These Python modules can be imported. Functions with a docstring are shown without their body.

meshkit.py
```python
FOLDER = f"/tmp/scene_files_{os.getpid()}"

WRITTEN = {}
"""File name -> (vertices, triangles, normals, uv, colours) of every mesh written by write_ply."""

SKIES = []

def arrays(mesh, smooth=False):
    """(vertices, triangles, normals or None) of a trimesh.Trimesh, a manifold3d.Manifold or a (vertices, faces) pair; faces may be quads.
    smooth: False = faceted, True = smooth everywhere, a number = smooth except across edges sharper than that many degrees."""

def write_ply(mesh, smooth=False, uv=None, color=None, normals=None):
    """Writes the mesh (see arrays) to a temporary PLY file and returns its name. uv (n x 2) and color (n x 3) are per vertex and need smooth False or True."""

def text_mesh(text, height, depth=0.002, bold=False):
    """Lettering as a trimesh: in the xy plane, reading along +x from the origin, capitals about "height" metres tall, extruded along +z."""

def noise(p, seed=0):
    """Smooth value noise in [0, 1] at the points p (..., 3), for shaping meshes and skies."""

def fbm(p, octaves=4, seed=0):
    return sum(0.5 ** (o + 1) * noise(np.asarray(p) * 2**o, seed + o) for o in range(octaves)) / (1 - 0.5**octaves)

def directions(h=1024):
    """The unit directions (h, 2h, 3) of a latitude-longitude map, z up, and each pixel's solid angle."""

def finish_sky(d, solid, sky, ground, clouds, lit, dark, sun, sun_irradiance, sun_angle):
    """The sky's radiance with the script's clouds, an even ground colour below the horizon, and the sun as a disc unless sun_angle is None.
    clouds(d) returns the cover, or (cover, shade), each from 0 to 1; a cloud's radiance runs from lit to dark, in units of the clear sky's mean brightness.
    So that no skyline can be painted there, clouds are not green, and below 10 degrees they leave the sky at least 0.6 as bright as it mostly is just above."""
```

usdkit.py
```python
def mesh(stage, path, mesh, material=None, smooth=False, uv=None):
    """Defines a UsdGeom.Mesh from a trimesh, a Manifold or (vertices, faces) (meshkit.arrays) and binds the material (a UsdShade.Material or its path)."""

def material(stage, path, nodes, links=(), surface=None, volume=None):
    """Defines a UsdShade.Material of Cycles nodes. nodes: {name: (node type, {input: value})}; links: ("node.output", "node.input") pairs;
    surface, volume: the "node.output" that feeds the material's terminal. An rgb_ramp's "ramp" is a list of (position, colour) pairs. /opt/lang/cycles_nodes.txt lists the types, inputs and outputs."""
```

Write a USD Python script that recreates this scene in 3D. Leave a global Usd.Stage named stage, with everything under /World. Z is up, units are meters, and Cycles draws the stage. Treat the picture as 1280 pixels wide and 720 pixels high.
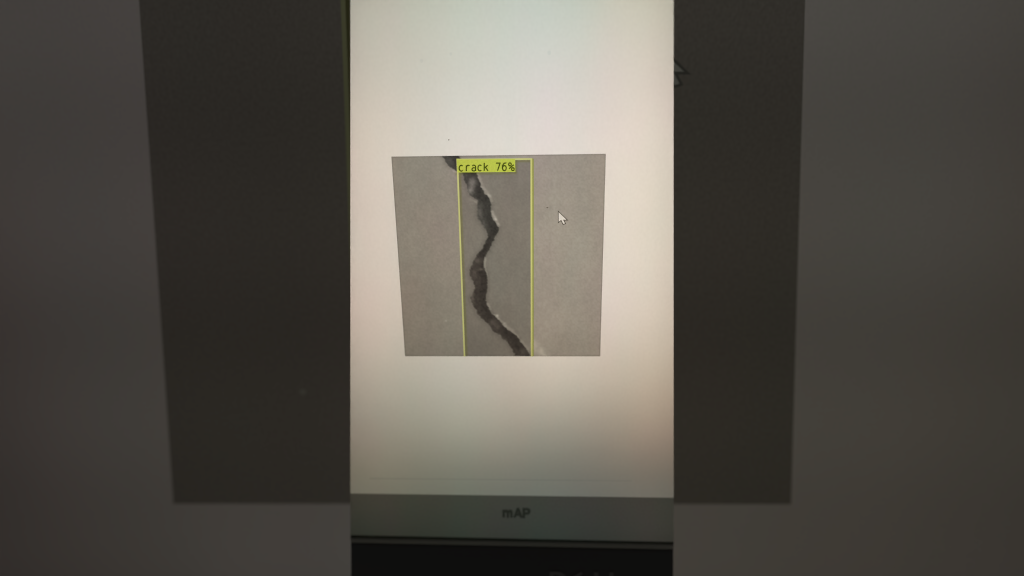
import math, random
import numpy as np, trimesh, shapely, usdkit, meshkit
from shapely.geometry import Polygon, LineString, Point, box
from shapely.ops import unary_union
from shapely import affinity
from pxr import Usd, UsdGeom, UsdLux, UsdShade, Gf, Sdf, Vt

stage = Usd.Stage.CreateInMemory()
UsdGeom.SetStageUpAxis(stage, 'Z'); UsdGeom.SetStageMetersPerUnit(stage, 1.0)
UsdGeom.Xform.Define(stage, '/World')

# ------------------------------------------------------------------ camera
F = 703.0                                   # focal length in photo pixels (photo 1280 wide)
RW = np.array([[0.9992359739076779, 0.004237248205138246, 0.03885246679970918],
               [0.036409101786016695, 0.2604504916887072, -0.9648004553721179],
               [-0.014207243079145471, 0.9654779060686777, 0.26009722631610543]])   # columns: the camera's x, y, z axes in the world
CAM = np.array([0.01647794, -0.26818238, 0.05837221 + 0.25])
cam = UsdGeom.Camera.Define(stage, '/World/camera')
m4 = np.eye(4); m4[:3, :3] = RW.T; m4[3, :3] = CAM
cam.AddTransformOp().Set(Gf.Matrix4d(*m4.ravel().tolist()))
cam.CreateHorizontalApertureAttr(36.0); cam.CreateVerticalApertureAttr(20.25)
cam.CreateFocalLengthAttr(36.0 * F / 1280)
cam.CreateFocusDistanceAttr(0.270); cam.CreateFStopAttr(2.1)
cam.CreateExposureAttr(0.0)
cam.CreateClippingRangeAttr(Gf.Vec2f(0.01, 100.0))

# ------------------------------------------------------------------ light: a dim room, and unseen LED backlights, strengths shaped to imitate viewing-angle falloff
dome = UsdLux.DomeLight.Define(stage, '/World/room_light')
usdkit.material(stage, '/World/Looks/room_dusk', {'b': ('background_shader', {'color': (1.0, 0.97, 0.92), 'strength': 0.11})}, surface='b.background')
UsdShade.MaterialBindingAPI.Apply(dome.GetPrim()).Bind(UsdShade.Material.Get(stage, '/World/Looks/room_dusk'))
LED_GAIN = 1.0
FRONT_LED = [[4.826, 4.3942, 3.6486], [0.2107, 0.5375, 0.3097], [3.2772, 3.7038, 3.1531], [1.3273, 1.5006, 1.2416], [2.8098, 4.1276, 3.847], [0.0, 0.0, 0.0], [6.0175, 5.5953, 4.0829], [3.3846, 3.0719, 2.6934], [0.0, 0.0, 0.0], [2.2233, 2.1324, 1.8514], [0.8477, 0.7175, 0.6549], [2.4913, 2.7375, 2.8989], [0.0, 0.0, 0.0], [4.4818, 3.7101, 3.3597], [5.8459, 4.9301, 3.9131], [0.0, 0.0, 0.0], [3.7397, 3.6883, 3.8199], [1.2405, 1.4797, 1.1217], [3.8009, 3.0917, 3.5386], [0.0, 0.0, 0.0], [6.4335, 5.5602, 4.7524], [4.6596, 3.7617, 3.3031], [0.0, 0.0, 0.0], [3.0148, 2.9905, 2.706], [1.274, 0.9511, 0.5748], [3.5919, 3.6789, 3.3354], [0.0, 0.0, 0.0], [5.3857, 4.7792, 3.764], [4.9639, 4.292, 3.6243], [0.0, 0.0, 0.0], [3.4245, 3.2322, 2.8331], [0.7354, 0.5168, 0.5736], [4.3848, 4.082, 3.4188], [0.0, 0.0277, 0.5034], [5.8624, 5.1587, 4.078], [4.7487, 3.4596, 2.8791], [0.0, 0.0, 0.0], [3.4122, 3.1679, 2.6385], [0.5727, 0.7211, 0.7364], [4.2592, 3.6927, 3.0136], [0.0, 0.417, 0.8391], [5.1262, 4.1631, 3.2446], [3.0229, 2.8143, 2.1574], [0.0, 0.0, 0.0], [2.0219, 2.8068, 2.4068], [0.978, 0.0957, 0.1007], [4.1501, 3.4849, 2.7154], [0.0, 0.0, 0.0], [4.1031, 3.0649, 2.1025], [1.9269, 1.3807, 1.2633], [0.0776, 0.2783, 0.0826], [1.9782, 1.993, 1.5568], [0.8735, 0.5035, 0.3714], [0.585, 1.0752, 0.9166], [0.0, 0.0, 0.0], [2.5638, 1.7578, 1.2577], [1.1228, 0.9428, 0.4523], [0.0, 0.0, 0.0], [0.0382, 0.0402, 0.0], [0.0, 0.0, 0.0], [0.0, 0.0, 0.0], [0.0, 0.0, 0.0], [0.0, 0.0, 0.0], [1.0817, 1.2729, 1.0942], [0.0, 0.0, 0.0], [0.8991, 1.2843, 0.9884], [0.3422, 0.4024, 0.427], [0.8571, 1.2988, 1.1561], [0.0, 0.095, 0.1921], [1.9149, 1.9406, 1.6069]]   #FRONT
BACK_LED = [[0.16645, 0.16158, 0.13626], [0.10438, 0.09842, 0.09053], [0.13147, 0.12389, 0.11333], [0.16359, 0.15476, 0.13878], [0.16712, 0.15944, 0.13904], [0.15708, 0.15612, 0.13736], [0.14024, 0.139, 0.11953], [0.09546, 0.0764, 0.0674], [0.07094, 0.05048, 0.04091], [0.09523, 0.08584, 0.0801], [0.11634, 0.1053, 0.09578], [0.13593, 0.12409, 0.10683], [0.13999, 0.1271, 0.10721], [0.11994, 0.11106, 0.09229], [0.11496, 0.11587, 0.09843], [0.10074, 0.08229, 0.06326], [0.05515, 0.0425, 0.03858], [0.08606, 0.07811, 0.06965], [0.10607, 0.09644, 0.07945], [0.13142, 0.12176, 0.10332], [0.12729, 0.11615, 0.09646], [0.10802, 0.09635, 0.07819], [0.09975, 0.09073, 0.07228], [0.09016, 0.08052, 0.06274], [0.06698, 0.05528, 0.04959], [0.0748, 0.06756, 0.05627], [0.11264, 0.10211, 0.0899], [0.1355, 0.13055, 0.11576], [0.123, 0.11373, 0.09515], [0.10263, 0.09315, 0.07496], [0.09056, 0.08178, 0.0661], [0.09262, 0.0828, 0.06941]]   #BACK
LED_SIZE, LED_DEPTH = 0.018, 0.042
BLED_SIZE, BLED_DEPTH = 0.09, 0.075
YB = 0.062                                  # the added border panel stands this far behind the upright monitor


def front_led_spots():
    out = []
    for z in np.linspace(0.118, -0.150, 10):
        half = 0.0705 + (0.118 - z) * 0.078
        out += [(0.004 + u * half, 0.25 + z) for u in (-0.86, -0.58, -0.29, 0.0, 0.29, 0.58, 0.86)]
    return out


def back_led_spots():
    return [(x, 0.25 + z) for z in (0.14, 0.01, -0.12, -0.24) for x in (-0.385, -0.285, -0.185, -0.075, 0.04, 0.14, 0.24, 0.345)]


def lamp(path, x, y, z, size, rgb):
    l = UsdLux.RectLight.Define(stage, path)
    l.AddTranslateOp().Set((float(x), float(y), float(z))); l.AddRotateXOp().Set(-90.0)
    l.CreateWidthAttr(size); l.CreateHeightAttr(size)
    k = max(rgb)
    l.CreateIntensityAttr(float(k)); l.CreateColorAttr(Gf.Vec3f(*[float(c / k) for c in rgb])); l.CreateNormalizeAttr(False)


# ------------------------------------------------------------------ helpers
def onto(p, y=0.0):
    """Photo measurements (n, 2) carried onto the upright plane at depth y, in metres."""
    p = np.atleast_2d(np.asarray(p, float))
    d = np.stack([(p[:, 0] - 640) / F, (360 - p[:, 1]) / F, -np.ones(len(p))], 1) @ RW.T
    return CAM + d * ((y - CAM[1]) / d[:, 1])[:, None]


def zoomed(x, y):
    return (640 + 3.165 * (x - 640), 360 + 3.165 * (y - 360))


used = {}


def numbered(parent, name):
    k = used.get((parent, name), 0); used[(parent, name)] = k + 1
    return f'{parent}/{name}' + (f'_{k:03d}' if k else '')


def thing(name, label, cat):
    x = UsdGeom.Xform.Define(stage, numbered('/World', name)); p = x.GetPrim()
    p.SetCustomDataByKey('label', label); p.SetCustomDataByKey('category', cat)
    return str(p.GetPath())


def part(parent, name, v, f, mat, label=None, tint=None, smooth=False):
    path = numbered(parent, name)
    m = usdkit.mesh(stage, path, (np.asarray(v), np.asarray(f)), '/World/Looks/' + mat, smooth=smooth)
    if tint is not None:
        UsdGeom.PrimvarsAPI(m).CreatePrimvar('tint', Sdf.ValueTypeNames.Color3fArray, 'vertex').Set(Vt.Vec3fArray.FromNumpy(np.asarray(tint, np.float32)))
    if label:
        m.GetPrim().SetCustomDataByKey('label', label)
    return path


def tris(shape):
    """A shapely area as (2-D vertices, triangles), facing the viewer."""
    vs, fs, n = [], [], 0
    for g in getattr(shape, 'geoms', [shape]):
        if g.geom_type != 'Polygon' or g.area < 1e-4:
            continue
        v, f = trimesh.creation.triangulate_polygon(g, engine='earcut')
        vs.append(np.asarray(v)[:, :2]); fs.append(np.asarray(f) + n); n += len(v)
    v, f = np.vstack(vs), np.vstack(fs)
    a = v[f[:, 1]] - v[f[:, 0]]; b = v[f[:, 2]] - v[f[:, 0]]
    flip = a[:, 0] * b[:, 1] - a[:, 1] * b[:, 0] > 0          # y runs down in the measurements
    f[flip] = f[flip][:, ::-1]
    return v, f


def sheet(parent, name, shape, mat, y=0.0, label=None):
    v, f = tris(shape)
    return part(parent, name, onto(v, y), f, mat, label)


def smooth01(a, b, x):
    t = np.clip((x - a) / (b - a), 0, 1); return t * t * (3 - 2 * t)


def lin(r, g, b):
    return tuple(((c / 255 + 0.055) / 1.055) ** 2.4 if c > 10 else c / 255 / 12.92 for c in (r, g, b))


# ------------------------------------------------------------------ materials
def lcd(name, color=None, mura=0.05, scale=26.0, grain=0.0, fine=1500.0):
    """A patch of liquid-crystal screen: it lets the backlight through, tinted; a faint unevenness of the panel, a matt front."""
    nodes = {'g': ('geometry', {}), 'mp': ('mapping', {'scale': (scale * 1.3, 1.0, scale * 0.55)}),
             'n': ('noise_texture', {'scale': 1.0, 'detail': 2.5, 'roughness': 0.55}),
             'r': ('rgb_ramp', {'ramp': [(0.30, (1 + mura * 0.5, 1 - mura * .55, 1 - mura * 0.1)), (0.5, (1, 1, 1 - mura * 0.3)), (0.70, (1 - mura * .9, 1 + mura * 0.2, 1 - mura * 0.1))]}),
             'mul': ('mix', {'mix_type': 'multiply', 'fac': 1.0}),
             't': ('translucent_bsdf', {}), 'gl': ('glossy_bsdf', {'color': (1, 1, 1), 'roughness': 0.45}), 'mx': ('mix_closure', {'fac': 0.012})}
    links = [('g.position', 'mp.vector'), ('mp.vector', 'n.vector'), ('n.fac', 'r.fac'), ('r.color', 'mul.color2'), ('mul.color', 't.color'),
             ('t.BSDF', 'mx.closure1'), ('gl.BSDF', 'mx.closure2')]
    if grain:
        nodes |= {'gm': ('mapping', {'scale': (fine, 1.0, fine * 0.8)}), 'gn': ('noise_texture', {'scale': 1.0, 'detail': 2.0, 'roughness': 0.6}),
                  'gr': ('rgb_ramp', {'ramp': [(0.25, (1 - grain,) * 3), (0.75, (1 + grain,) * 3)]}), 'gmul': ('mix', {'mix_type': 'multiply', 'fac': 1.0})}
        links.remove(('mul.color', 't.color'))
        links += [('g.position', 'gm.vector'), ('gm.vector', 'gn.vector'), ('gn.fac', 'gr.fac'), ('mul.color', 'gmul.color1'), ('gr.color', 'gmul.color2'), ('gmul.color', 't.color')]
    if color is None:
        nodes['a'] = ('attribute', {'attribute': 'tint'}); links.append(('a.color', 'mul.color1'))
    else:
        nodes['mul'][1]['color1'] = color
    usdkit.material(stage, '/World/Looks/' + name, nodes, links, surface='mx.closure')


WHITE = 0.80
lcd('page_white', (WHITE, WHITE * 0.99, WHITE * 0.98), 0.03, grain=0.022, fine=700.0)
lcd('picture_tint')
lcd('crack_tint')
lcd('tag_yellow', (0.53, 0.62, 0.095), 0.03, grain=0.10)
lcd('line_yellow', (0.585, 0.62, 0.255), 0.03)
lcd('line_olive', (0.30, 0.33, 0.07), 0.03)
lcd('letter_olive', (0.06, 0.085, 0.006), 0.0)
lcd('pointer_white', (0.74, 0.73, 0.71), 0.02)
lcd('pointer_dark', (0.085, 0.075, 0.06), 0.0)
lcd('band_grey', (0.235, 0.235, 0.225), 0.09, grain=0.16)
lcd('letter_dark', (0.08, 0.083, 0.073), 0.0)
lcd('rule_grey', (0.68, 0.68, 0.68), 0.0)
lcd('edge_shadow_black', (0.03, 0.03, 0.025), 0.0)
lcd('faint_grey', (0.74, 0.745, 0.74), 0.0)
lcd('speck_dark', (0.12, 0.10, 0.08), 0.0)
lcd('zoom_page', (WHITE * 1.01, WHITE * .975, WHITE * .985), 0.025, 8.0, grain=0.03, fine=500.0)
lcd('zoom_picture', (0.335, 0.318, 0.295), 0.03, 8.0, grain=0.13, fine=520.0)
lcd('zoom_fleck', (0.46, 0.46, 0.43), 0.0)
lcd('zoom_line', (0.50, 0.54, 0.31), 0.0)
lcd('zoom_line_olive', (0.19, 0.195, 0.085), 0.0)
lcd('zoom_pointer', (0.60, 0.62, 0.60), 0.0)
lcd('zoom_pointer_dark', (0.18, 0.18, 0.17), 0.0)


def plain(name, color, rough, bump=0.0, bump_scale=3000.0):
    nodes = {'p': ('principled_bsdf', {'base_color': color, 'roughness': rough, 'specular_ior_level': 0.35})}; links = []
    if bump:
        nodes |= {'g': ('geometry', {}), 'n': ('noise_texture', {'scale': bump_scale, 'detail': 2.0}), 'b': ('bump', {'strength': bump, 'distance': 0.0002})}
        links = [('g.position', 'n.vector'), ('n.fac', 'b.height'), ('b.normal', 'p.normal')]
    usdkit.material(stage, '/World/Looks/' + name, nodes, links, surface='p.BSDF')


plain('bezel_black', (0.008, 0.0076, 0.0066), 0.5, 0.35)
plain('lip_lit_plastic', (0.22, 0.215, 0.19), 0.5, 0.2)  # bezel bevel painted paler: the screen light it catches is in the colour
plain('casing_black', (0.03, 0.03, 0.03), 0.7)
plain('logo_grey', (0.058, 0.055, 0.05), 0.4)

# ================================================================== added panel behind, standing in for the blurred video borders
back = thing('added_border_panel', 'added dim panel standing in for the blurred video side borders, showing the picture much enlarged', 'screen')
x0, x1, z0, z1 = -0.44, 0.40, -0.06, 0.45
quad = lambda x0, x1, z0, z1, y: np.array([(x0, y, z0), (x1, y, z0), (x1, y, z1), (x0, y, z1)])


def to_px(p):
    c = (np.asarray(p, float) - CAM) @ RW
    return np.stack([640 - F * c[:, 0] / c[:, 2], 360 + F * c[:, 1] / c[:, 2]], 1)


panel = Polygon(to_px(quad(x0, x1, z0, z1, YB)))
PIC = [(489.2, 195.8), (757.3, 192.3), (750.2, 445.4), (506.3, 445.2)]
zpic = Polygon([zoomed(*p) for p in PIC])
zl0, zl1 = zoomed(571.6, 199), zoomed(580.6, 445.4)
strip = lambda a, b, w0, w1: Polygon([(a[0] + w0, a[1]), (a[0] + w1, a[1]), (b[0] + w1, b[1]), (b[0] + w0, b[1])])
zline = strip(zl0, zl1, -3.2, 2.6); zolive = strip(zl0, zl1, 2.6, 8.5)
CUR = [(697.8, 263.9), (697.8, 278.4), (701.3, 275.6), (703.9, 280.7), (707.0, 279.6), (704.7, 275.2), (709.5, 275.2)]
zcur_all = Polygon([zoomed(*p) for p in CUR]).buffer(1.6, join_style='mitre'); zcur = zcur_all.buffer(-3.6, join_style='mitre')
sheet(back, 'page', panel.difference(zpic), 'zoom_page', YB)
bp = sheet(back, 'enlarged_picture', zpic.intersection(panel).difference(unary_union([zline, zolive, zcur_all, affinity.scale(Point(*zoomed(557.4, 401)).buffer(3.5, 6), 1.2, 1)])), 'zoom_picture', YB, 'enlarged dim grey picture on the added border panel')
sheet(bp, 'marking_line', zline, 'zoom_line', YB); sheet(bp, 'olive_fringe', zolive, 'zoom_line_olive', YB); sheet(bp, 'pale_fleck', affinity.scale(Point(*zoomed(557.4, 401)).buffer(3.5, 6), 1.2, 1), 'zoom_fleck', YB)  # olive strip: compression ringing beside the yellow line
cp = sheet(back, 'mouse_pointer', zcur, 'zoom_pointer', YB); sheet(cp, 'outline', zcur_all.difference(zcur), 'zoom_pointer_dark', YB)


def shell(parent, loop, y0, y1, thick):
    """The back housing of a display: a wall round the outline and a closed back."""
    inner = np.asarray(loop); n = len(inner); mid = inner.mean(0)
    o = inner + (inner - mid) / np.linalg.norm(inner - mid, axis=1, keepdims=True) * thick
    rings = [np.c_[inner[:, 0], np.full(n, y), inner[:, 1]] for y in (y0, y1)] + [np.c_[o[:, 0], np.full(n, y), o[:, 1]] for y in (y1 + 0.002, y0)]
    v = np.vstack(rings); f = []
    for k in range(n):
        j = (k + 1) % n
        for a, b in ((0, 1), (2, 3), (3, 0)):
            f += [(a * n + k, a * n + j, b * n + j), (a * n + k, b * n + j, b * n + k)]
    for k in range(1, n - 1):
        f += [(n, n + k, n + k + 1), (2 * n, 2 * n + k + 1, 2 * n + k)]
    part(parent, 'casing', v, f, 'casing_black')


shell(back, [(x0, z0), (x1, z0), (x1, z1), (x0, z1)], YB + 0.0004, YB + BLED_DEPTH + 0.008, 0.0015)

# ================================================================== the upright bright monitor
mon = thing('monitor', 'bright upright monitor showing a crack picture marked with a yellow box', 'monitor')
XL, XR = 438.0, 842.0
row = lambda a, b: (lambda x: a + (b - a) * (x - XL) / (XR - XL))
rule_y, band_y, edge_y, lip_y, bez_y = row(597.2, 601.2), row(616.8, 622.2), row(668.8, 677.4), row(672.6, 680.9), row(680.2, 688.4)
under = lambda top, bot: Polygon([(XL, top(XL)), (XR, top(XR)), (XR, bot(XR)), (XL, bot(XL))])
page = Polygon([(XL, -60), (XR, -60), (XR, lip_y(XR)), (XL, lip_y(XL))])
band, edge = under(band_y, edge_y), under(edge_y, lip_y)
rule = Polygon([(462, rule_y(462)), (790, rule_y(790)), (790, rule_y(790) + 0.8), (462, rule_y(462) + 1.4)])

# --- writing, drawn as pen strokes in a cell 1 high (baseline 0, x-height .70) ---
arc = lambda cx, cy, rx, ry, a0, a1, n=14: [(cx + rx * math.cos(math.radians(a0 + (a1 - a0) * i / n)), cy + ry * math.sin(math.radians(a0 + (a1 - a0) * i / n))) for i in range(n + 1)]
STROKES = {
    'c': [arc(.30, .355, .26, .355, 48, 312)],
    'r': [[(.08, 0), (.08, .70)], [(.08, .42)] + arc(.33, .42, .25, .28, 165, 52)],
    'a': [[(.07, .60)] + arc(.27, .47, .22, .24, 115, 0) + [(.49, 0)], arc(.27, .20, .23, .20, 60, 330) + [(.49, .18)], [(.38, .375), (.49, .375)]],
    'k': [[(.07, 0), (.07, .98)], [(.50, .69), (.10, .34)], [(.22, .44), (.54, 0)]],
    '7': [[(.03, .93), (.54, .93), (.22, 0)]],
    '6': [arc(.30, .31, .23, .31, 0, 360, 22), arc(.42, .38, .36, .56, 70, 180)],
    '%': [arc(.15, .76, .14, .18, 0, 360, 16), arc(.47, .17, .14, .18, 0, 360, 16), [(.05, .22), (.57, .72)]],
}


def glyph(ch, x, base, w, h, pen):
    s = unary_union([LineString(p).buffer(pen / h / 2, cap_style='flat', join_style='mitre') for p in (map(lambda q: [(a * w / h / .6, b) for a, b in q], STROKES[ch]))])
    return affinity.affine_transform(s, [h, 0, 0, -h, x, base])


glyphs = []
for ch, gx in (('c', 573.6), ('r', 582.1), ('a', 589.6), ('c', 597.0), ('k', 604.6), ('7', 619.7), ('6', 627.5), ('%', 635.7)):
    glyphs.append((ch, glyph(ch, gx, 213.9 - (gx - 573) * 0.011, 6.0 if ch != '%' else 6.9, 10.2, 1.6)))
writing = unary_union([g for _, g in glyphs])
tag = Polygon([(571.0, 199.2), (643.9, 198.7), (644.2, 214.9), (571.9, 215.6)])
# --- the yellow marking box: three lines (its foot lies on the picture's lower edge) ---
left_line = Polygon([(570.5, 198.6), (572.6, 198.6), (581.5, 445.6), (579.7, 445.6)])
right_line = Polygon([(663.0, 198.2), (665.3, 198.2), (665.6, 445.6), (663.6, 445.6)])
right_olive = Polygon([(665.3, 198.2), (667.2, 198.4), (667.1, 445.4), (665.6, 445.6)])
top_line = Polygon([(570.5, 198.4), (665.3, 197.7), (665.3, 199.9), (571.5, 200.6)])
left_line = left_line.difference(tag); top_line = top_line.difference(unary_union([tag, left_line, right_line]))
cur_all = Polygon(CUR).buffer(0.45, join_style='mitre', mitre_limit=2); cur = cur_all.buffer(-1.0, join_style='mitre', mitre_limit=2)
specks = [Point(561, 174.8).buffer(0.75, 4), affinity.scale(Point(684.2, 259.6).buffer(0.8, 4), 1.6, 0.8)]
lines = unary_union([left_line, right_line, right_olive, top_line])
overlay = unary_union([tag, lines, cur_all, specks[1]])
picture = Polygon(PIC)

# --- letters on the grey band ---
def bar_letter(polys, holes=()):
    s = unary_union([Polygon(p) for p in polys])
    return s.difference(unary_union([Polygon(h) for h in holes])) if holes else s


letter_m = bar_letter([[(628.0, 637.6), (630.2, 637.6), (630.2, 646.6), (628.0, 646.2)], [(629, 638.0), (633, 637.4), (635.3, 639.5), (635.4, 646.8), (633.4, 646.8), (633.2, 640.2), (630, 640.2)],
                       [(634, 639.5), (636.6, 637.4), (639.0, 638.0), (639.9, 640), (639.9, 646.6), (637.8, 646.6), (637.7, 640.4), (635.2, 640.6)]])
letter_a = bar_letter([[(646.4, 635.2), (648.6, 635.2), (653.0, 646.9), (650.5, 646.9), (649.6, 644.3), (645.3, 644.3), (644.4, 646.6), (642.2, 646.4)]], [[(647.5, 638.2), (648.9, 642.2), (646.1, 642.2)]])
letter_p = bar_letter([[(653.6, 635.4), (659.5, 635.4), (662.2, 636.6), (662.7, 639.0), (662.1, 641.6), (659.6, 643.0), (656.0, 643.0), (656.0, 647.2), (653.6, 647.2)]], [[(656.0, 637.4), (659.0, 637.4), (660.3, 639.2), (659.0, 641.0), (656.0, 641.0)]])
blend = [g.buffer(0.55, join_style='mitre') for g in (affinity.translate(letter_m, 0.5, 0), letter_a, letter_p)]

sheet_page = page.difference(unary_union([picture, band, edge, rule, specks[0]] + [affinity.scale(Point(*c).buffer(r, 6), 1, 1.3) for c, r in (((527, 76), 2.0), ((563.5, 67.5), 1.6), ((686.5, 66), 2.2))]))
# the left and right lines reach 0.2 px beyond the picture: trim the page there too
pg = sheet(mon, 'page', sheet_page.difference(lines), 'page_white', 0.0, 'white page filling the screen')
for c, r in (((527, 76), 2.0), ((563.5, 67.5), 1.6), ((686.5, 66), 2.2)):
    sheet(pg, 'smudge', affinity.scale(Point(*c).buffer(r, 6), 1, 1.3), 'faint_grey')
sheet(pg, 'dust_speck', specks[0], 'speck_dark')
sheet(pg, 'rule', rule, 'rule_grey')

# --- the picture of the crack: fine cells, each corner coloured as the picture is there ---
LEFT = [(552.6, 194), (554.6, 197.5), (557.2, 202), (560, 207), (563, 209.5), (567, 210.8), (571, 213.2), (576.5, 215), (579.2, 217.5), (580.0, 223), (581.2, 227.6), (584.2, 231.5), (584.3, 239), (586.6, 243.3), (591, 246.2), (596.2, 249.3),
        (597, 256), (596.8, 271), (602, 279), (607.2, 286.5), (609.6, 293.5), (608.6, 300), (605.4, 307), (599, 315.5), (593.5, 323.4), (589.2, 332.4), (587.2, 339), (588.6, 346), (592, 353), (593.4, 357), (593.2, 363.4), (590.6, 366.4),
        (588.6, 371), (589.6, 377), (591.6, 382.2), (595.6, 387.4), (597, 392), (601.7, 397.3), (606, 401), (610.2, 404.6), (614.6, 410), (618, 415), (621.4, 416.6), (625.6, 418), (627.6, 423), (631, 424.6), (634.2, 426.8), (638, 433), (641.6, 439), (645.4, 446)]
RIGHT = [(662.6, 446), (660.3, 440.6), (657, 434.6), (652, 429.5), (649.6, 425.5), (646.2, 421), (641, 416.6), (635, 413), (631, 409.4), (627, 405.4), (622.4, 399.4), (618.8, 396.6), (615.0, 392.8), (610.9, 386), (607.6, 379), (606.8, 372), (607.4, 367),
         (609.0, 359), (608.8, 349), (607.5, 341.4), (605, 333.5), (604.2, 329), (605, 322.5), (607.8, 317), (611.8, 310), (617, 300), (619.4, 294), (623.2, 288.4), (622.8, 283.6), (618.6, 278.5), (614.9, 271), (613.4, 263), (613.4, 254), (611.2, 248), (606, 242),
         (601.6, 235.5), (599.4, 229), (597, 222.5), (595.2, 216), (590, 211), (584, 204), (576.5, 198.5), (572.4, 194)]
crack_shape = Polygon(LEFT + RIGHT)
rng = np.random.default_rng(4)


def jag(poly, amp):
    """The crack's edge is ragged: break the outline into short steps and shake them."""
    p = np.asarray(shapely.segmentize(poly, 1.2).exterior.coords)[:-1]
    q = np.c_[p * 0.45, np.zeros(len(p))]
    off = np.stack([meshkit.fbm(q, 3, 5) - 0.5, meshkit.fbm(q + 31.7, 3, 9) - 0.5], 1) * 2 * amp
    return Polygon(p + off).buffer(0)


crack_shape = jag(crack_shape.buffer(0.55), 1.7)
right_edge = LineString(RIGHT)
shapely.prepare(crack_shape)
# lighter patches inside the crack: (x, y, radius x, radius y, strength)
LIGHT = [(591, 228, 4.4, 6.0, .36), (588, 238, 4.0, 4.5, .28), (600, 266, 3.6, 9, .10), (605, 279, 3.6, 6, .06), (609, 262, 3, 7, .05), (583, 219, 3, 3, .05), (598.5, 326, 4.5, 4, .14), (601.5, 336.5, 4, 1.6, .16), (617.5, 402.5, 5, 4, .13), (622, 409, 4, 4, .10), (655, 439, 5, 5, .10), (592, 341, 3, 5, .08), (561, 202, 6, 5, .06), (590.5, 373, 2.0, 6, .10)]
# lit rims along the crack's right side: (x0, y0, x1, y1, width, strength)
RIMS = [(597.5, 219, 603.5, 235, 2.6, .10), (603.5, 235, 611.5, 244, 2.3, .16), (611.5, 244, 614.5, 251, 1.9, .09), (615.6, 265.5, 619.5, 274, 2.0, .17), (619.5, 274, 623.4, 281, 1.8, .15), (606.8, 323, 605.6, 330, 1.5, .11), (606, 332, 609, 344, 1.3, .06), (610, 380, 613, 386, 1.5, .08),
        (618.0, 394.3, 621.6, 394.6, 1.5, .30), (621.5, 396.5, 629, 403.8, 1.6, .13), (629.4, 405, 631.2, 404.4, 1.4, .13), (632, 408, 640.2, 413.4, 2.1, .19), (641, 415, 648, 421, 1.5, .07), (650, 426, 660, 437, 2.8, .07), (668, 430, 676, 443, 5.0, .11), (676, 438, 684, 446, 3.2, .08), (566.5, 213.5, 574, 217, 1.6, .06), (588, 249, 596, 253, 1.8, .05)]


def seg_d(p, a, b):
    a, b = np.array(a), np.array(b); t = np.clip(((p - a) @ (b - a)) / ((b - a) @ (b - a)), 0, 1)
    return np.linalg.norm(p - a - t[:, None] * (b - a), axis=1)


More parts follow.
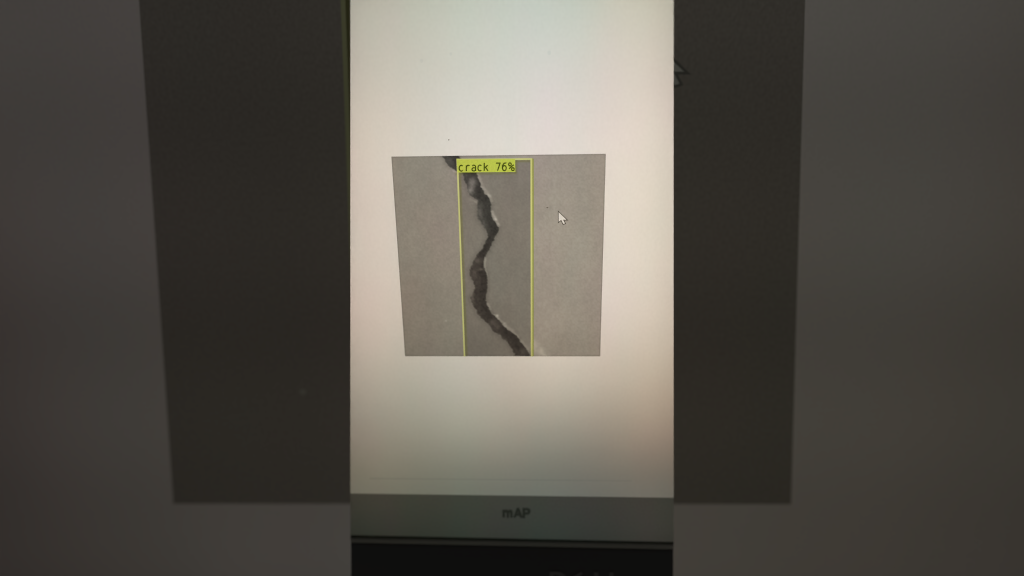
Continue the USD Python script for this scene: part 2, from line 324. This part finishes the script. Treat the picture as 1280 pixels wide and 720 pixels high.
def picture_tint(p):
    x, y = p[:, 0], p[:, 1]
    line_l = 571.6 + (y - 199) * 0.0366
    inside = smooth01(-1.5, 2.5, x - line_l) * smooth01(1.2, -1.2, x - 665.5) * smooth01(198.2, 200.5, y)
    base = 0.296 * (1 - inside) * (x < 620) + 0.330 * (1 - inside) * (x >= 620) + 0.212 * inside
    base = base * (1 - 0.05 * smooth01(300, 440, y) * (x < 640))
    q = np.c_[x, y, np.zeros(len(p))]
    grain = (meshkit.fbm(q * 0.55, 3, 2) - 0.5) * 0.24 + (meshkit.fbm(q * [0.16, 0.10, 1], 3, 7) - 0.5) * 0.10 + (meshkit.fbm(q * 0.03, 2, 11) - 0.5) * 0.12
    base = base * (1 + grain)
    col = base[:, None] * np.array([1.055, 1.0, .92])
    # dark hem where the picture meets the page
    hem = shapely.distance(shapely.points(p), picture.exterior)
    col *= (1 - 0.28 * np.exp(-(hem / 1.2) ** 2))[:, None]
    # the crack
    pts = shapely.points(p)
    sd = np.where(shapely.contains(crack_shape, pts), 1, -1) * shapely.distance(pts, crack_shape.exterior)
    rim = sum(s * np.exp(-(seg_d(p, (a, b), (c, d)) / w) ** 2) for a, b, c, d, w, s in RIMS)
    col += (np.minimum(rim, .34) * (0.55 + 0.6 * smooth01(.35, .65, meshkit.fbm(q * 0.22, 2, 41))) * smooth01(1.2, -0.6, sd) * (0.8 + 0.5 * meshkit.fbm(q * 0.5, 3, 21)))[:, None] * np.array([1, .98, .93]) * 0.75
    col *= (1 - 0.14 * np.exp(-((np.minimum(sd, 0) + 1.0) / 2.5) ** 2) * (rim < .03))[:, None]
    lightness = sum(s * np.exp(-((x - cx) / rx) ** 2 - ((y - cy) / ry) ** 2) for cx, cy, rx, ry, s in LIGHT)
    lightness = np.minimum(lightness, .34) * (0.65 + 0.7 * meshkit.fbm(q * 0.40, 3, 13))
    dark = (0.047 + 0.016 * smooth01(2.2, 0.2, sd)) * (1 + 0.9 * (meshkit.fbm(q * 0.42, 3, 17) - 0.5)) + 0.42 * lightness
    dark = dark * (0.88 + 0.34 * smooth01(4.0, 13.0, shapely.distance(pts, right_edge)))      # depicted crack's shading painted in: paler away from the right edge
    dcol = dark[:, None] * (np.array([[1.02, 1.0, 0.95]]) + smooth01(270, 330, y)[:, None] * np.array([[.06, -.04, -.06]]))
    edge_w = 0.6 + 0.8 * smooth01(250, 268, y) * smooth01(292, 280, y) * (x < 608)     # the upper left flank fades out softly
    k = smooth01(-edge_w, edge_w + 0.3, sd)[:, None]
    col = col * (1 - k) + dcol * k * (0.85 + 0.3 * meshkit.fbm(q * 0.8, 2, 29))[:, None]
    # the yellow bleeds into its neighbours
    for d, s in ((np.abs(x - line_l - 2.4), .16), (seg_d(p, (571, 217), (644, 216.2)), .16), (seg_d(p, (645, 201), (645, 215)), .14), (seg_d(p, (646, 201.4), (662, 201.2)), .2)):
        wgt = (np.exp(-(d / 1.7) ** 2) * (y > 199) * 0.75)[:, None] * (1 if s else 0)
        col = col * (1 - wgt) + (col * np.array([.80, .86, .38])) * wgt
    col += 0.10 * np.exp(-((x - 557.5) / 1.3) ** 2 - ((y - 401) / 1.1) ** 2)[:, None]
    return np.clip(col, 0.004, 0.8)


grid_x, grid_y = np.arange(489, 758), np.arange(192, 446)
gx, gy = np.meshgrid(grid_x, grid_y)
cells = shapely.box(gx.ravel(), gy.ravel(), gx.ravel() + 1, gy.ravel() + 1)
free = picture.difference(overlay)
shapely.prepare(free)
whole = shapely.contains_properly(free, cells); touch = shapely.intersects(free, cells) & ~whole
mid = np.stack([gx.ravel() + .5, gy.ravel() + .5], 1)
in_crack = shapely.contains(crack_shape, shapely.points(mid))


def cell_mesh(pick):
    w = mid[whole & pick]
    quad_v = (w[:, None] + np.array([(-.5, -.5), (-.5, .5), (.5, .5), (.5, -.5)])).reshape(-1, 2)
    n = len(w) * 4; i = np.arange(0, n, 4)
    vs, fs = [quad_v], [np.vstack([np.c_[i, i + 1, i + 2], np.c_[i, i + 2, i + 3]])]
    cut = shapely.intersection(free, cells[touch & pick])
    v, f = tris(unary_union([]) if not len(cut) else shapely.GeometryCollection([g for c in cut for g in getattr(c, 'geoms', [c]) if g.geom_type == 'Polygon']))
    vs.append(v); fs.append(f + n)
    v, f = np.vstack(vs), np.vstack(fs)
    u, inv = np.unique(np.round(v, 5), axis=0, return_inverse=True)
    f = inv.ravel()[f]
    return u, f[(f[:, 0] != f[:, 1]) & (f[:, 1] != f[:, 2]) & (f[:, 0] != f[:, 2])]


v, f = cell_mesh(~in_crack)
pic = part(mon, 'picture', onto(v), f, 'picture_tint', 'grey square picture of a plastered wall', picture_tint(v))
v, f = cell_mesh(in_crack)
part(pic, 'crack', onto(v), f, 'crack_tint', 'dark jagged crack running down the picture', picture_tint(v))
sheet(pic, 'speck', specks[1], 'speck_dark')

bx = sheet(mon, 'marking_box', unary_union([left_line]), 'line_yellow', 0.0, 'yellow outline round the crack')
sheet(bx, 'line', top_line, 'line_yellow'); sheet(bx, 'line', right_line, 'line_yellow'); sheet(bx, 'line_fringe', right_olive, 'line_olive')
tg = sheet(mon, 'name_tag', tag.difference(writing), 'tag_yellow', 0.0, 'yellow tag reading crack 76%')
for ch, g in glyphs:
    sheet(tg, 'letter' if ch.isalpha() else 'percent_sign' if ch == '%' else 'digit', g, 'letter_olive')
cu = sheet(mon, 'mouse_pointer', cur, 'pointer_white', 0.0, 'white arrow pointer with a dark outline')
sheet(cu, 'outline', cur_all.difference(cur), 'pointer_dark')
bd = sheet(mon, 'results_band', band.difference(unary_union(blend)), 'band_grey', 0.0, 'dark grey band reading mAP along the foot of the page')
for g in blend:
    sheet(bd, 'letter', g, 'letter_dark')
sheet(mon, 'edge_shadow_strip', edge, 'edge_shadow_black')  # black border strip, standing in for the shadow gap above the bezel

# --- the bezel under the screen: a rounded lip, then the black front with its lettering ---
A, B = onto([(XL, lip_y(XL)), (XR, lip_y(XR))])
def front_depth(x, z, py):
    """How far in front of the screen the lip reaches so that its edge shows at that height."""
    lo, hi = 0.0, 0.03
    for _ in range(50):
        m_ = (lo + hi) / 2
        if to_px([(x, -m_, z)])[0, 1] < py: lo = m_
        else: hi = m_
    return lo


dl, dr = front_depth(A[0], A[2], bez_y(XL)), front_depth(B[0], B[2], bez_y(XR))
depth = (dl + dr) / 2
print('bezel depth', dl, dr)
prof = [(0.0, 0.0)] + [(-depth + 0.0012 - 0.0012 * math.sin(a), -0.0012 + 0.0012 * math.cos(a)) for a in np.radians(np.linspace(0, 90, 6))]   # (y, dz)
EX = 0.10
lower = [(-depth, -0.045), (-depth + 0.001, -0.047), (LED_DEPTH, -0.047), (LED_DEPTH, -0.0005)]


def at_edge(px, y, ref, dz):
    """A point of the bezel's end at depth y: the ends follow the screen's own straight sides."""
    top, low = onto([(px, 300), (px, 700)])
    z = ref[2] + dz
    x = top[0] + (low[0] - top[0]) * (z - top[2]) / (low[2] - top[2])
    return (x, y, z)


def sweep(profile, name, mat):
    L = [at_edge(XL, y, A, dz) for y, dz in profile]; Rr = [at_edge(XR, y, B, dz) for y, dz in profile]
    # what stands proud of the screen is drawn in by its own parallax so that the ends stay flush with the side of the screen seen from the front
    L = [(x - (0 if y > -1e-6 else (x - CAM[0]) * (-y) / 0.268), y, z) for x, y, z in L]; Rr = [(x - (0 if y > -1e-6 else (x - CAM[0]) * (-y) / 0.268), y, z) for x, y, z in Rr]
    n = len(profile); v = np.array(L + Rr); fs = []
    for k in range(n - 1):
        fs += [(k, k + 1, n + k + 1), (k, n + k + 1, n + k)]
    return part(mon, name, v, fs, mat, smooth=40)


sweep([(0.0002, 0.0)] + prof[:2], 'bezel_lip', 'lip_lit_plastic')
bez = sweep(prof[1:] + lower, 'bezel', 'bezel_black')
zc = (A[2] + B[2]) / 2


def logo(shape):
    """Raised lettering on the bezel's front, a third of a millimetre thick."""
    v, f = tris(shape)
    face, rear = onto(v, -depth - 0.0003), onto(v, -depth + 0.0002)
    m = trimesh.Trimesh(face, f, process=False)
    edges = trimesh.Trimesh(face, f, process=True).outline()
    n = len(v); fs = [tuple(t) for t in f]
    from collections import Counter
    cnt = Counter(tuple(sorted(e)) for t in f for e in ((t[0], t[1]), (t[1], t[2]), (t[2], t[0])))
    for t in f:
        for a, b in ((t[0], t[1]), (t[1], t[2]), (t[2], t[0])):
            if cnt[tuple(sorted((a, b)))] == 1:
                fs += [(a, n + a, n + b), (a, n + b, b)]
    part(bez, 'letter', np.vstack([face, rear]), fs, 'logo_grey')


D_out = Polygon([(687, 714.6), (697, 714.6), (702, 715.6), (706, 718.5), (708, 724), (707.5, 731), (704, 737), (698, 740), (687, 740)])
logo(D_out.difference(Polygon([(692, 718.5), (697, 718.8), (701, 721), (702.6, 726), (701.5, 731.5), (698, 735.5), (692, 736)])))
E_ = unary_union([LineString([(727.5, 716.2), (713, 724.5)]).buffer(1.9, cap_style='flat'), LineString([(731, 722.2), (716, 731)]).buffer(1.9, cap_style='flat'), LineString([(736, 729.8), (720, 739)]).buffer(1.9, cap_style='flat'), LineString([(712, 723.5), (721, 739.8)]).buffer(1.9, cap_style='flat')])
logo(E_)
logo(unary_union([box(742.4, 715.2, 747.6, 740), box(742.4, 736, 757, 740)]))
logo(unary_union([box(761.6, 715.4, 766.8, 740), box(761.6, 736, 776, 740)]))

(tlx, tlz), (trx, trz) = onto([(XL, -60), (XR, -60)])[:, [0, 2]]
lo_l, lo_r = at_edge(XL, 0, A, -0.0005), at_edge(XR, 0, B, -0.0005)
shell(mon, [(lo_l[0], lo_l[2]), (lo_r[0], lo_r[2]), (trx, trz), (tlx, tlz)], 0.0003, LED_DEPTH + 0.006, 0.00015)

for path, spots, table, y, size in ((mon, front_led_spots(), FRONT_LED, LED_DEPTH, LED_SIZE), (back, back_led_spots(), BACK_LED, YB + BLED_DEPTH, BLED_SIZE)):
    if table is None:
        continue
    for k, (x, z) in enumerate(spots):
        rgb = np.asarray(table[k]) * LED_GAIN
        if max(rgb) > 1e-6:
            lamp(f'{path}/shaped_backlight_led_{k:03d}', x, y, z, size, np.maximum(rgb, 1e-6))  # hidden lamps; uneven strengths and tints shape how the screen dims
